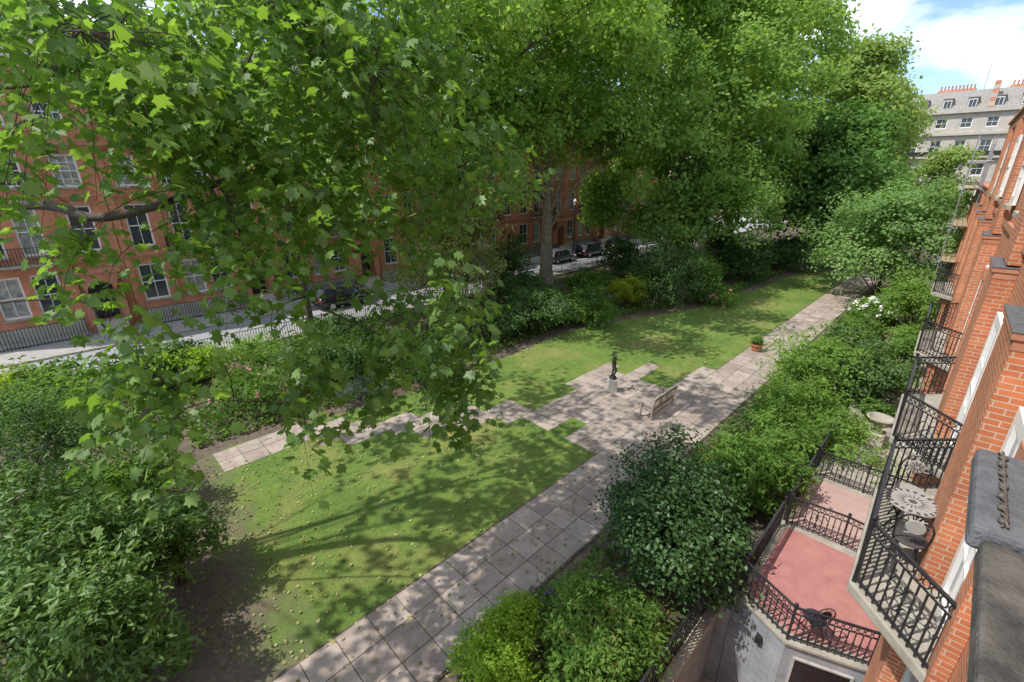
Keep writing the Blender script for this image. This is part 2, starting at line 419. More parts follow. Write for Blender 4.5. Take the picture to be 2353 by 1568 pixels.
tag(leaves('fallen_leaves', pos, nr, rng.uniform(.03, .10, k), L_fallen, None, tpl_lobed(), rng.uniform(0, 1, k)), kind='stuff')
k = 15000
gx = rng.uniform(-28, -16.2, k); gy = rng.uniform(2, 55, k)
def bedx(y): return np.interp(y, [3, 13, 22, 27, 31.5, 38, 55], [-18.2, -17.2, -17.8, -16.4, -14.8, -13.2, -12.6])
xr = bedx(gy)
gx = np.where(rng.uniform(size=k) < .35, xr-np.abs(rng.normal(size=k))*1.2, gx); ok = gx < xr
gx, gy = gx[ok], gy[ok]
k2 = 5000; gx = np.concatenate([gx, rng.uniform(-5.2, -2.5, k2)]); gy = np.concatenate([gy, rng.uniform(2, 48, k2)])
k = len(gx); pos = np.stack([gx, gy, np.abs(rng.normal(size=k))*.16+.03], 1)
tag(leaves('ground_cover', pos, np.array([0, 0, .8])+rng.normal(size=(k, 3))*.5, rng.uniform(.12, .26, k), L_mid, None, tpl_tri(.32), rng.uniform(0, 1, k)), kind='stuff')

# ------------------------------------------------------------ ironwork
def railing_mb(pts, h, sp=.11, scroll=True, bw=.022, rail=.045):
    mb = MB(); pts = [Vector(p) for p in pts]; up = Vector((0, 0, 1))
    for i, p in enumerate(pts):
        mb.bar(p, p+up*(h+.03), .045); mb.lathe([(.012, 0), (.035, .02), (.042, .045), (.03, .075), (.005, .09)], 8, Matrix.Translation(p+up*(h+.03)))
    for p, q in zip(pts[:-1], pts[1:]):
        L = (q-p).length; d = (q-p)/L
        mb.bar(p+up*h, q+up*h, rail, .03); mb.bar(p+up*.09, q+up*.09, .03, .02)
        n = max(1, int(L/sp))
        if scroll: mb.bar(p+up*(h-.16), q+up*(h-.16), .02, .018)
        for k in range(1, n):
            b = p+d*(L*k/n)
            mb.bar(b+up*.02, b+up*(h-(.16 if scroll else 0)), bw)
            if scroll: mb.lathe([(.011, 0), (.028, .03), (.011, .06)], 6, Matrix.Translation(b+up*(h*.45)))
        if scroll:
            for k in range(n):
                c = p+d*(L*(k+.5)/n)+up*(h-.08)
                mb.tube([c+d*(math.cos(t)*.048)+up*(math.sin(t)*.06) for t in np.linspace(0, 2*PI, 9)[:-1]], .009, 4, closed=True)
            if L > 1.2:
                c = p+d*(L*.5)+up*(h*.45)
                for s_ in (-1, 1):
                    for s2 in (-1, 1):
                        mb.tube([c+d*(s_*(.13-.012*k)*math.cos(k*.75)+s_*.09)+up*(s2*((.13-.012*k)*math.sin(k*.75)+.12)) for k in range(10)], .012, 4)
    return mb

# ------------------------------------------------------------ facades: local -x is outward, +y along
def facade_mb(L, z0, z1, ops, th=.35, depth=9.0):
    ys = sorted({0.0, L} | {o[0] for o in ops} | {o[1] for o in ops}); zs = sorted({z0, z1} | {o[2] for o in ops} | {o[3] for o in ops})
    mb = MB()
    for za, zb in zip(zs[:-1], zs[1:]):
        run = None
        for ya, yb in list(zip(ys[:-1], ys[1:]))+[(None, None)]:
            hole = ya is None or any(o[0] <= ya+1e-6 and o[1] >= yb-1e-6 and o[2] <= za+1e-6 and o[3] >= zb-1e-6 for o in ops)
            if hole:
                if run: mb.box(0, th, run[0], run[1], za, zb); run = None
            else: run = (run[0], yb) if run else (ya, yb)
    mb.box(th+.002, depth, .003, L-.003, z0, z1-.01)
    return mb
def window(root, o, nx=2, nz=4, pane=None, fw=.07, sill=True, x0=.10):
    y0, y1, z0, z1 = o; mb = MB(); xa, xb = x0, x0+.07
    mb.box(xa, xb, y0, y0+fw, z0, z1); mb.box(xa, xb, y1-fw, y1, z0, z1)
    mb.box(xa, xb, y0+fw, y1-fw, z0, z0+fw*1.3); mb.box(xa, xb, y0+fw, y1-fw, z1-fw, z1)
    zm = (z0+z1)/2; mb.box(xa-.012, xb, y0+fw, y1-fw, zm-.03, zm+.03)
    for i in range(1, nx):
        y = y0+(y1-y0)*i/nx; mb.box(xa+.01, xb-.01, y-.018, y+.018, z0+fw*1.3, z1-fw)
    for i in range(1, nz):
        z = z0+(z1-z0)*i/nz
        if abs(z-zm) > .1: mb.box(xa+.013, xb-.013, y0+fw, y1-fw, z-.016, z+.016)
    f = mb.build('window', m_white, root)
    p = MB(); p.add([(xb-.02, y0+.02, z0+.02), (xb-.02, y1-.02, z0+.02), (xb-.02, y1-.02, z1-.02), (xb-.02, y0+.02, z1-.02)], [(3, 2, 1, 0)])
    p.build('pane', pane or m_glass, f, fixn=False)
    if sill: boxp('sill', m_stone, f, min(-.09, xa-.08), xa-.002, y0-.08, y1+.08, z0-.1, z0-.002)
    return f

def left_house():
    L = 9.0; t = thing('terraced_house', 'x', 'house', (0, 0, 0), PI, 'red brick mansions across the road')
    yb = [(.8, 2.0), (3.2, 4.3), (4.9, 6.0), (7.1, 8.3)]
    gw = [(3.2, 4.4), (4.8, 6.0), (7.0, 8.4)]
    ops = [(.9, 2.1, .75, 3.5)]+[(a, b, 1.5, 3.9) for a, b in gw]+[(a, b, 5.0, 7.7) for a, b in yb]+[(a, b, 8.75, 10.55) for a, b in yb]+[(a, b, 11.9, 13.6) for a, b in yb]
    facade_mb(L, 0, 14.6, ops, .35, 10).build('wall', m_brick, t)
    for i, o in enumerate(ops[1:]):
        window(t, o, 2 if o[3] < 8 else 3, 2 if o[3] < 8 else 4, m_curtain if i % 3 == 1 else m_glass, .1)
    boxp('door', m_door, t, .14, .2, .9, 2.1, .75, 2.9); boxp('fanlight', m_glass, t, .14, .2, .9, 2.1, 2.93, 3.5)
    for z, pr, hh in ((4.45, .16, .28), (8.2, .12, .2), (11.05, .3, .3), (14.6, .22, .25)):
        mb = MB(); mb.box(-pr, -.002, 0, L, z, z+hh); mb.box(-pr*.5, -.003, 0, L, z-.15, z-.0); mb.build('string_course', m_dressing, t)
    for a, b in yb:
        for z0, z1 in ((7.7, 7.95), (10.55, 10.75)): boxp('lintel', m_dressing, t, -.05, -.004, a-.12, b+.12, z0+.003, z1)
    for y in (.02, 2.45, 6.4, 8.6): boxp('pilaster', m_brick, t, -.10, -.001, y, y+.36, 0, 14.44)
    mb = MB()
    for y in (.45, 2.15): mb.box(-.75, -.16, y, y+.35, .12, 2.6)
    prev = None; yc, r = 1.475, .68
    for k in range(13):
        a = PI*k/12; y = yc-math.cos(a)*r; z = 2.6+math.sin(a)*r; yo = yc-math.cos(a)*1.02
        if prev:
            py, pz, pyo = prev
            for x in (-.75, -.17): mb.add([(x, py, pz), (x, y, z), (x, yo, 3.75), (x, pyo, 3.75)], [(0, 1, 2, 3)])
            mb.add([(-.75, py, pz), (-.75, y, z), (-.17, y, z), (-.17, py, pz)], [(0, 1, 2, 3)])
        prev = (y, z, yo)
    mb.box(-.85, -.165, .35, 2.6, 3.75, 4.0)
    mb.build('porch', m_dressing, t, fixn=False)
    mb = MB()
    for k in range(4): mb.box(-1.9+k*.3, -.86 if k < 3 else -.1, .7, 2.25, .12, .28+k*.15-.002*k)
    mb.build('steps', m_palestone, t)
    bal = boxp('balcony', m_stone, t, -.9, -.17, 2.9, 6.6, 4.5, 4.62)
    railing_mb([(-.2, 2.95, 4.62), (-.85, 2.95, 4.62), (-.85, 6.55, 4.62), (-.2, 6.55, 4.62)], .95, .14, False, .03).build('balcony_railing', m_black, bal)
    railing_mb([(-1.5, 2.7, .12), (-1.5, 8.9, .12)], 1.15, .15, False, .035).build('area_railing', m_black, t)
    boxp('area_floor', m_pave, t, -1.3, -.15, 2.6, 8.9, .121, .2)
    boxp('area_wall', m_palestone, t, -.12, -.004, 2.7, 8.9, .2, .95)
    mb = MB(); mb.add([(0, 2.6, 14.86), (0, 6.4, 14.86), (0, 6.2, 16.4), (0, 4.5, 18.2), (0, 2.8, 16.4), (.5, 2.6, 14.86), (.5, 6.4, 14.86), (.5, 6.2, 16.4), (.5, 4.5, 18.2), (.5, 2.8, 16.4)],
                      [(0, 1, 2, 3, 4), (5, 9, 8, 7, 6), (0, 5, 6, 1), (1, 6, 7, 2), (2, 7, 8, 3), (3, 8, 9, 4), (4, 9, 5, 0)]); gb = mb.build('gable', m_brick, t)
    boxp('window', m_white, gb, -.03, -.003, 4.0, 5.0, 15.1, 16.5)
    mb = MB(); mb.add([(.4, 0, 14.6), (.4, L, 14.6), (3.4, L, 18), (3.4, 0, 18), (9.5, 0, 14.6), (9.5, L, 14.6)], [(0, 1, 2, 3), (3, 2, 5, 4), (0, 3, 4), (1, 5, 2)])
    rf = mb.build('roof', m_slate, t)
    mb = MB(); mb.box(2.4, 4.2, -.35, .35, 15, 20); mb.box(2.3, 4.3, -.42, .42, 19.5, 19.8); mb.build('chimney', m_brick, rf)
    return t
LH = left_house()
ords = ['leftmost red brick mansion across the road, windows seen through plane leaves', 'second red brick mansion from the left across the road', 'third red brick mansion from the left, mostly behind hanging branches',
        'fourth red brick mansion from the left, behind the tall variegated holly', 'fifth red brick mansion from the left, left of the central plane trunk', 'sixth red brick mansion with arched porches right of the central plane trunk',
        'seventh red brick mansion beyond the lamp post across the road', 'eighth red brick mansion, glimpsed through the hanging plane foliage', 'ninth and farthest red brick mansion across the road behind trees']
for i, lab in enumerate(ords):
    o = LH if i == 0 else copy_tree(LH)
    o.location = (-38.3, -6+9*(i+1), 0); o['label'] = lab

AR = math.radians(1.95); RD = Vector((-math.sin(AR), math.cos(AR), 0)); RN = Vector((-math.cos(AR), -math.sin(AR), 0)); R0 = Vector((1.13, 0, 0))
def RP(s, o=0, z=0): return R0+RD*s+RN*o+Vector((0, 0, z))
def right_house(label, s0, s1, top, centres, bals):
    b = RP(s0); t = thing('brick_house', label, 'house', (b.x, b.y, 0), AR, 'orange brick houses along the garden')
    L = s1-s0; ops = []
    for c in centres:
        c -= s0
        for a, e in ((c-1.95, c-.8), (c+.85, c+1.95)):
            if a < .1 or e > L-.1: continue
            for z0, z1 in ((.75, 3.3), (4.34, 7.1), (8.75, 10.7)):
                if z1 < top-.3: ops.append((a, e, z0, z1))
    facade_mb(L, -2.2, top, ops, .4, 8).build('wall', m_brick_near, t)
    for o in ops: window(t, o, 2, 3, m_glass, .16, o[2] > 8, -.09)
    for c in centres:
        c -= s0
        if c-.75 >= 0 and c+.8 <= L:
            boxp('pier', m_brick_near, t, -.30, -.001, c-.70, c+.74, -2, 7.7)
            if top > 8.6: boxp('pier', m_brick_near, t, -.18, -.0014, c-.62, c+.66, 7.93, top-.35)
            mb = MB(); mb.box(-.31, -.003, c-.71, c+.75, 7.68, 7.80); mb.box(-.34, -.0034, c-.73, c+.77, 7.80, 7.88); mb.build('corbel', m_dressing, t)
            boxp('lead_flashing', m_lead, t, -.35, -.0033, c-.74, c+.78, 7.881, 7.892)
        for cy in (c-2.2, c+2.2):
            if cy < .3 or cy > L-.3: continue
            boxp('corbel', m_dressing, t, -.17, -.0032, cy-.18, cy+.18, 6.9, 7.2)
            boxp('pier', m_brick_near, t, -.14, -.0036, cy-.16, cy+.16, -2, 6.9)
    mb = MB(); mb.box(-.12, -.0025, 0, L, top-.3, top+.02); mb.box(-.2, -.0026, 0, L, top+.02, top+.1); mb.build('cornice', m_dressing, t)
    for z in (3.75, 8.2):
        if z < top: mb = MB(); mb.box(-.07, -.0041, 0, L, z, z+.16); mb.build('string_course', m_dressing, t)
    for c in bals:
        c -= s0
        poly = [(-.001, c-2.4), (-.98, c-1.3), (-.98, c+1.4), (-.001, c+2.3)]
        q = MB(); q.prism(list(reversed(poly)), 4.14, 4.30); bal = q.build('balcony', m_stone, t, bevel=.02)
        pr = [(-.03, c-2.32), (-.93, c-1.27), (-.93, c+1.37), (-.03, c+2.22)]
        railing_mb([(x, y, 4.3) for x, y in pr], 1.0).build('balcony_railing', m_black, bal)
        for y in (c-.9, c+.95): boxp('bracket', m_dressing, bal, -.6, -.31, y-.08, y+.08, 3.75, 4.138)
    return t
hA = right_house('nearest orange brick house, table and chairs on its canted balcony', -4, 10.4, 14.5, [7.9], [7.9])
right_house('second orange brick house along the garden, beyond the table balcony', 10.4, 22.2, 14.5, [12.9, 19.2], [12.9, 19.6])
right_house('third orange brick house along the garden, lower parapet', 22.2, 33, 11.6, [25.4, 30.4], [30])
right_house('farthest orange brick house along the garden, lowest and partly behind scaffolding', 33, 58, 8.8, [36, 41, 46, 51], [])
inv = hA.matrix_basis.inverted()
mb = MB(); mb.box(.235, 1.04, -.6, 1.76, 8.40, 8.475, inv); par = mb.build('window_ledge', m_grime, hA, bevel=.012)
mb = MB(); mb.box(.205, 1.04, 1.762, 2.36, 8.42, 8.505, inv); lc = mb.build('lead_cap', m_lead, hA, bevel=.018)
mb = MB()
w0, w1 = Vector((.274, 1.80, 8.513)), Vector((.268, 2.34, 8.513))
for ph in (0, PI):
    mb.tube([inv @ (w0.lerp(w1, k/60)+Vector((.006*math.cos(k*.8+ph), 0, .006*math.sin(k*.8+ph)))) for k in range(61)], .0042, 5)
for k in range(7):
    q = w0.lerp(w1, (k+.5)/7+random.uniform(-.03, .03))
    mb.lathe([(.004, -.008), (.013, -.004), (.012, .006), (.004, .010)], 7, inv @ Matrix.Translation(q+Vector((random.uniform(-.012, .012), 0, 0))))
mb.build('twisted_wire', m_rust, lc, smooth=True)

def far_building():
    L = 56; t = thing('mansion_block', 'pale stone mansion block with slate mansard roof closing the far end', 'building', (24, 112, 0), PI/2)
    ops = []; n = 18
    for z0, z1 in ((1.2, 3.6), (5.4, 7.8), (9.2, 11.4), (12.8, 14.8), (16.6, 18.2)):
        for k in range(n):
            y = 1+k*3.1; ops.append((y, y+1.5, z0, z1))
    facade_mb(L, 0, 19.2, ops, .4, 14).build('wall', m_palestone, t)
    for o in ops: window(t, o, 2, 2, m_glass, .12, False)
    for z, p_, h_ in ((4.2, .3, .4), (8.2, .2, .3), (11.9, .7, .3), (15.5, .4, .4), (18.9, .5, .4)): boxp('cornice', m_palestone, t, -p_, -.003, 0, L, z, z+h_)
    boxp('balcony_band', m_black, t, -.66, -.6, 0, L, 12.25, 13.0)
    for k in range(n): boxp('pilaster', m_palestone, t, -.15, -.004, 2.7+k*3.1, 3.3+k*3.1, 4.62, 11.89)
    mb = MB(); mb.add([(.3, 0, 19.25), (.3, L, 19.25), (2.6, L, 22.5), (2.6, 0, 22.5), (12, 0, 22.5), (12, L, 22.5), (13.5, 0, 19.25), (13.5, L, 19.25)], [(0, 1, 2, 3), (3, 2, 5, 4), (4, 5, 7, 6), (0, 3, 4, 6), (1, 7, 5, 2)])
    rf = mb.build('roof', m_slate, t)
    for k in range(0, n):
        y = 1.15+k*3.1
        d = MB(); d.box(.6, 2.2, y, y+1.2, 19.5, 21.2); d.box(.5, 2.3, y-.1, y+1.3, 21.2, 21.35); dm = d.build('dormer', m_slate, t)
        wf = boxp('window', m_white, dm, .54, .597, y+.1, y+1.1, 19.7, 21.0)
        for a, b in ((.18, .57), (.63, 1.02)): boxp('pane', m_glass, wf, .52, .538, y+a, y+b, 19.8, 20.9)
    for y in (17, 27, 42):
        boxp('chimney', m_brick, rf, .5, 1.4, y, y+.7, 19.3, 23.4)
        for z in (19.8, 21.0, 22.2): boxp('chimney_band', m_palestone, rf, .48, 1.42, y-.02, y+.72, z, z+.6)
    for y0 in (4, 13, 21, 30, 38):
        boxp('chimney', m_brick, rf, 6, 7.0, y0, y0+5, 22.5, 23.2)
        for k in range(10): MB().lathe([(.13, 0), (.16, .1), (.12, .2), (.10, .6), (.14, .7)], 8, Matrix.Translation((6.5, y0+.3+k*.48, 23.2))).build('chimney_pot', m_terracotta, rf)
    mb = MB(); mb.tube([(5, 29, 22.5), (5, 29, 26.5)], .05, 5); mb.bar((5, 28.4, 25.7), (5, 29.6, 25.7), .04); mb.bar((5, 28.5, 25.2), (5, 29.5, 25.2), .04); mb.build('aerial', m_pipe, rf)
far_building()
sc = thing('scaffolding', 'grey tube scaffolding against the far orange brick house', 'scaffolding', tuple(RP(40)), AR)
mb = MB()
for y in (0, 2.2, 4.4, 6.6, 8.8):
    for x in (-.2, -1.0): mb.tube([(x, y, 0), (x, y, 10.6+(y % 3)*.5)], .03, 6)
for z in (2, 4.2, 6.4, 8.6, 10.2):
    for x in (-.2, -1.0): mb.tube([(x, -.3, z), (x, 9.2, z)], .028, 6)
    for y in (0, 2.2, 4.4, 6.6, 8.8): mb.tube([(-.1, y, z), (-1.2, y, z)], .028, 6)
mb.build('tubes', m_pipe, sc)
mb = MB()
for z in (4.26, 6.46, 8.66):
    for k in range(3): mb.box(-.95+k*.23, -.95+k*.23+.21, -.2, 9.0, z, z+.04)
mb.build('boards', m_board, sc)

# ------------------------------------------------------------ terraces and courtyard on the right
def terrace(label, y0, y1, floorm, wallm, z=.7, zb=-.05):
    t = thing('terrace', label, 'terrace', (-1.85, y0, 0))
    boxp('retaining_wall', wallm, t, 0, 2.75, 0, y1-y0, zb, z-.02)
    mb = MB(); mb.box(-.06, .22, -.05, y1-y0-.02, z-.018, z+.04); mb.box(.22, 2.75, -.05, .2, z-.018, z+.04); mb.build('coping', m_stone, t)
    boxp('floor', floorm, t, .221, 2.75, .201, y1-y0-.02, z-.018, z+.012)
    return t
tr = thing('terrace', 'red floored terrace below the table balcony', 'terrace', (-1.85, 8.6, 0))
MB().prism([(0, .35), (1.15, -.15), (2.45, .35), (2.75, .35), (2.75, 3.34), (0, 3.34)], -2.25, .68).build('retaining_wall', m_bluewall, tr)
MB().prism([(-.06, .31), (1.15, -.21), (2.47, .3), (2.76, .3), (2.76, 3.34), (-.06, 3.34)], .682, .735).build('coping', m_stone, tr)
MB().prism([(.2, .5), (1.15, .08), (2.4, .56), (2.74, .56), (2.74, 3.33), (.2, 3.33)], .736, .742).build('floor', m_redfloor, tr)
dv = Vector((1.3, .5)).normalized(); nv = Vector((dv.y, -dv.x)); c0 = Vector((1.15, -.15))
def seg(a, b, o0, o1): return [tuple(c0+dv*a+nv*o0), tuple(c0+dv*b+nv*o0), tuple(c0+dv*b+nv*o1), tuple(c0+dv*a+nv*o1)]
d = MB().prism(seg(.22, 1.16, -.05, .012), -2.2, .36).build('doorway', m_door, tr)
q = MB(); q.prism(seg(.18, .22, -.05, .035), -2.2, .40); q.prism(seg(1.16, 1.2, -.05, .035), -2.2, .40); q.prism(seg(.22, 1.16, -.05, .035), .36, .40); q.build('door_frame', m_plinth, d)
MB().prism(seg(.3, .66, .0125, .02), -1.2, .28).build('pane', m_door, d); MB().prism(seg(.72, 1.08, .0125, .02), -1.2, .28).build('pane', m_door, d)
boxp('wall_lamp', m_black, tr, .62, .74, -.06, .2, .1, .28)
terrace('pink floored terrace beyond the red one', 11.97, 14.9, m_pinkfloor, m_stone)
terrace('stone terrace with urn below the second house balcony', 14.92, 21.5, m_stone, m_stone)
terrace('farthest stone terrace along the garden houses', 21.52, 34, m_stone, m_stone)
def rail_thing(label, pts, h=.85, **k):
    b = Vector(pts[0]); t = thing('railing', label, 'railing', tuple(b), 0, 'black iron railings round the terraces')
    railing_mb([Vector(p)-b for p in pts], h, **k).build('ironwork', m_black, t); return t
zt = .742
rail_thing('black scrolled railing along the canted near side of the red terrace', [(-1.80, 9.0, zt), (-.70, 8.50, zt), (.56, 9.0, zt)])
rail_thing('black railing between the red terrace and the bushes', [(-1.80, 9.12, zt), (-1.80, 11.8, zt)])
rail_thing('black scrolled railing between red and pink terraces', [(-1.7, 12.05, zt), (-.5, 12.2, zt), (.6, 12.05, zt)])
rail_thing('black railing on the garden side of the pink terrace', [(-1.78, 12.15, zt), (-1.78, 14.8, zt)])
rail_thing('black railing across the far side of the pink terrace', [(-1.7, 15.0, zt), (-.5, 15.0, zt), (.5, 15.0, zt)])
rail_thing('black railing beside the stone terrace with the urn', [(-1.78, 15.1, zt), (-1.78, 18, zt)])
rail_thing('black railing across the farthest stone terrace', [(-1.7, 21.7, zt), (-.5, 21.7, zt), (.3, 21.7, zt)])
rail_thing('black railing along the farthest stone terrace edge', [(-1.78, 21.9, zt), (-1.78, 26, zt)])
rail_thing('black railing along the edge of the sunken courtyard', [(-2.25, 3.2, .22), (-2.25, 6, .22), (-2.25, 8.9, .22)])
cw = thing('courtyard', 'sunken pale walled courtyard below the red terrace', 'courtyard', (-2.1, 2.8, 0))
mb = MB(); mb.box(-.12, 0, 0, 6.4, -2.3, .0); mb.box(0, 3.0, -.15, 0, -2.3, .0); mb.box(0, .245, 6.1, 6.3, -2.3, .15); mb.build('wall', m_bluewall, cw)
boxp('floor', m_stone, cw, 0, 3.2, 0, 6.4, -2.4, -2.3)
boxp('coping', m_stone, cw, -.35, .06, -.2, 6.2, .004, .2, bevel=.02)
ut = thing('stone_urn', 'pale stone urn on a pedestal on the stone terrace', 'urn', (-.75, 18.4, .712))
boxp('pedestal', m_palestone, ut, -.25, .25, -.25, .25, 0, .5, bevel=.02)
mb = MB(); mb.lathe([(.16, .5), (.18, .54), (.08, .6), (.09, .66), (.26, .8), (.34, .98), (.4, 1.02), (.4, 1.06), (.32, 1.05), (.28, .95), (.05, .9)], 20); mb.build('bowl', m_stone, ut, smooth=True)

# ------------------------------------------------------------ balcony table and chairs
bz = 4.302
tp = RP(7.95, .56, bz)
tt = thing('bistro_table', 'round mosaic topped iron table on the near balcony', 'table', tuple(tp))
mb = MB(); mb.lathe([(.305, .70), (.315, .705), (.315, .725), (.305, .73)], 40); top = mb.build('tabletop', m_mosw, tt)
mb = MB()
for k in range(20):
    a = 2*PI*k/20; w = .11
    mb.add([(math.cos(a-w)*.10, math.sin(a-w)*.10, .7325), (math.cos(a)*.22, math.sin(a)*.22, .7325), (math.cos(a+w)*.10, math.sin(a+w)*.10, .7325)], [(0, 1, 2)])
    b0, b1 = a-.08, a+.08
    mb.add([(math.cos(b0)*.25, math.sin(b0)*.25, .7325), (math.cos(b0)*.305, math.sin(b0)*.305, .7325), (math.cos(b1)*.305, math.sin(b1)*.305, .7325), (math.cos(b1)*.25, math.sin(b1)*.25, .7325)], [(0, 1, 2, 3)])
mb.lathe([(.05, .7315), (.05, .7335), (.001, .7336)], 16)
mb.build('mosaic_inlay', m_mosb, top, fixn=False)
def scroll_leg(a, r0, z0):
    d = Vector((math.cos(a), math.sin(a), 0)); up = Vector((0, 0, 1)); q = MB()
    q.tube(curve([d*.28+up*z0, d*.18+up*(z0*.75), d*.14+up*(z0*.45), d*.22+up*.2, d*r0+up*.01], 5), .012, 6)
    q.tube([d*(.2+.07*math.cos(t))+up*(z0*.8+.07*math.sin(t)) for t in np.linspace(0, 5, 9)], .009, 5)
    return q
for k in range(4): scroll_leg(PI/4+k*PI/2, .31, .70).build('leg', m_black, tt, smooth=True)
mb = MB(); mb.tube([(math.cos(t)*.17, math.sin(t)*.17, .3) for t in np.linspace(0, 2*PI, 17)[:-1]], .01, 5, closed=True); mb.build('stretcher', m_black, tt)
def chair(label, loc, rz, m_seat):
    c = thing('bistro_chair', label, 'chair', loc, rz)
    mb = MB(); mb.lathe([(.19, .43), (.2, .44), (.2, .46), (.19, .465)], 24); mb.build('seat', m_seat, c)
    for k in range(4):
        a = PI/4+k*PI/2; q = MB(); q.tube(curve([(math.cos(a)*.16, math.sin(a)*.16, .44), (math.cos(a)*.15, math.sin(a)*.15, .25), (math.cos(a)*.23, math.sin(a)*.23, .0)], 4), .011, 6); q.build('leg', m_black, c)
    q = MB(); q.tube(curve([(-.17, .13, .44), (-.19, .2, .75), (-.12, .23, .92), (0, .235, .97), (.12, .23, .92), (.19, .2, .75), (.17, .13, .44)], 5), .012, 6)
    Mx = Matrix.Translation((0, .225, .78)) @ Matrix.Rotation(PI/2, 4, 'X'); back = q.build('backrest', m_black, c)
    q = MB(); q.lathe([(.1, -.01), (.11, 0), (.1, .01)], 20, Mx); q.build('back_disc', m_mosw if m_seat != m_black else m_black, back)
    q = MB()
    for k in range(10):
        a = 2*PI*k/10; q.tube([(math.cos(a)*.03, .214, .78+math.sin(a)*.03), (math.cos(a)*.09, .213, .78+math.sin(a)*.09)], .008, 4)
        q.tube([(math.cos(a)*.11, .225, .78+math.sin(a)*.11), (math.cos(a+.3)*.17, .225, .78+math.sin(a+.3)*.15)], .007, 4)
    q.build('mosaic_inlay', m_mosb, back)
chair('iron chair with round mosaic back on far side of balcony table', tuple(RP(8.75, .58, bz)), AR, m_mosw)
chair('dark iron chair tucked under near side of balcony table', tuple(RP(7.45, .5, bz)), AR+PI, m_mosb)
chair('dark iron chair on the red terrace behind its railing', (-.40, 8.95, .743), PI+.75, m_black)

# ------------------------------------------------------------ statue, bench, pot, lamp
sp = G(1405, 900)
st = thing('statue', 'dark bronze nude figure with raised arms on grey pedestal', 'statue', (sp.x, sp.y, .045), math.radians(-50))
boxp('pedestal', m_plinth, st, -.21, .21, -.21, .21, 0, .62, bevel=.012)
MB().lathe([(.18, .621), (.19, .66), (.16, .70), (.13, .76)], 12).build('base', m_bronze, st)
bmx = bmesh.new(); sk = bmx.verts.layers.skin.verify()
J = {'pel': (0, 0, .53, .085), 'sp': (.015, .01, .63, .075), 'ch': (.01, .0, .75, .10), 'ne': (.02, -.01, .86, .04), 'hd': (.035, .015, .93, .062), 'ht': (.04, .01, .99, .05),
     'rh': (-.07, 0, .50, .072), 'rk': (-.08, .015, .28, .05), 'ra': (-.075, -.03, .05, .032), 'rt': (-.09, .06, .015, .025),
     'lh': (.075, .01, .50, .07), 'lk': (.14, .10, .30, .05), 'la': (.11, .0, .07, .032), 'lt': (.12, .08, .02, .025),
     'rs': (-.14, 0, .81, .045), 're': (-.29, .0, .88, .035), 'rw': (-.17, -.02, 1.06, .027), 'rf': (-.07, -.02, 1.10, .022),
     'ls': (.15, 0, .81, .045), 'le': (.29, .05, .92, .035), 'lw': (.17, .03, 1.08, .027), 'lf': (.08, .02, 1.11, .022)}
E = [('pel', 'sp'), ('sp', 'ch'), ('ch', 'ne'), ('ne', 'hd'), ('hd', 'ht'), ('pel', 'rh'), ('rh', 'rk'), ('rk', 'ra'), ('ra', 'rt'), ('pel', 'lh'), ('lh', 'lk'), ('lk', 'la'), ('la', 'lt'),
     ('ch', 'rs'), ('rs', 're'), ('re', 'rw'), ('rw', 'rf'), ('ch', 'ls'), ('ls', 'le'), ('le', 'lw'), ('lw', 'lf')]
S_ = 1.05; vv = {}
for k, (x, y, z, r) in J.items():
    v = bmx.verts.new((x*S_, y*S_, .75+z*S_)); v[sk].radius = (r*S_*1.1, r*S_*1.1); v[sk].use_root = (k == 'pel'); vv[k] = v
for a, b in E: bmx.edges.new((vv[a], vv[b]))
me = bpy.data.meshes.new('figure'); bmx.to_mesh(me); bmx.free(); me.materials.append(m_bronze)
fg = bpy.data.objects.new('figure', me); COL.objects.link(fg); fg.parent = st
fg.modifiers.new('skin', 'SKIN'); ss = fg.modifiers.new('sub', 'SUBSURF'); ss.levels = 2; ss.render_levels = 2

bp = G(1507, 945)
be = thing('garden_bench', 'weathered grey slatted wooden bench facing the statue', 'bench', (bp.x, bp.y, .046), math.radians(90))
BL = 1.9
mb = MB()
for k in range(5): mb.box(-BL/2+.04, BL/2-.04, -.25+k*.1, -.25+k*.1+.075, .42, .445)
mb.box(-BL/2+.05, BL/2-.05, -.26, -.235, .33, .418); mb.build('seat', m_teak, be)
mb = MB()
mb.bar((-BL/2+.03, -.34, .93), (BL/2-.03, -.34, .93), .05, .09); mb.bar((-BL/2+.03, -.29, .53), (BL/2-.03, -.29, .53), .045, .06)
for k in range(22):
    x = -BL/2+.1+k*(BL-.2)/21; mb.bar((x, -.29, .54), (x, -.34, .9), .045, .018)
mb.build('backrest', m_teak, be)
for x in (-BL/2+.03, BL/2-.03):
    boxp('leg', m_teak, be, x-.03, x+.03, .2, .26, 0, .66)
    q = MB(); q.bar((x, -.26, 0), (x, -.27, .45), .06); q.bar((x, -.27, .44), (x, -.345, .97), .06); q.build('leg', m_teak, be)
    boxp('armrest', m_teak, be, x-.04, x+.04, -.3, .3, .662, .695, bevel=.008)
    boxp('side_rail', m_teak, be, x-.02, x+.02, -.24, .2, .36, .415)

pp = G(1736, 808)
pt = thing('potted_plant', 'clipped box ball in terracotta pot at the lawn edge', 'potted plant', (pp.x, pp.y, .03))
mb = MB(); mb.lathe([(.22, 0), (.3, .34), (.34, .345), (.35, .42), (.3, .425), (.28, .38), (.02, .37)], 20); mb.build('pot', m_terracotta, pt, smooth=False)
p, nr, rn = crown_pts([((0, 0, .58), (.3, .3, .27))], 70, .05, 30); leaves('foliage', p, nr, rng.uniform(.04, .07, len(p)), L_mid, pt, tpl_tri(.35), rn)

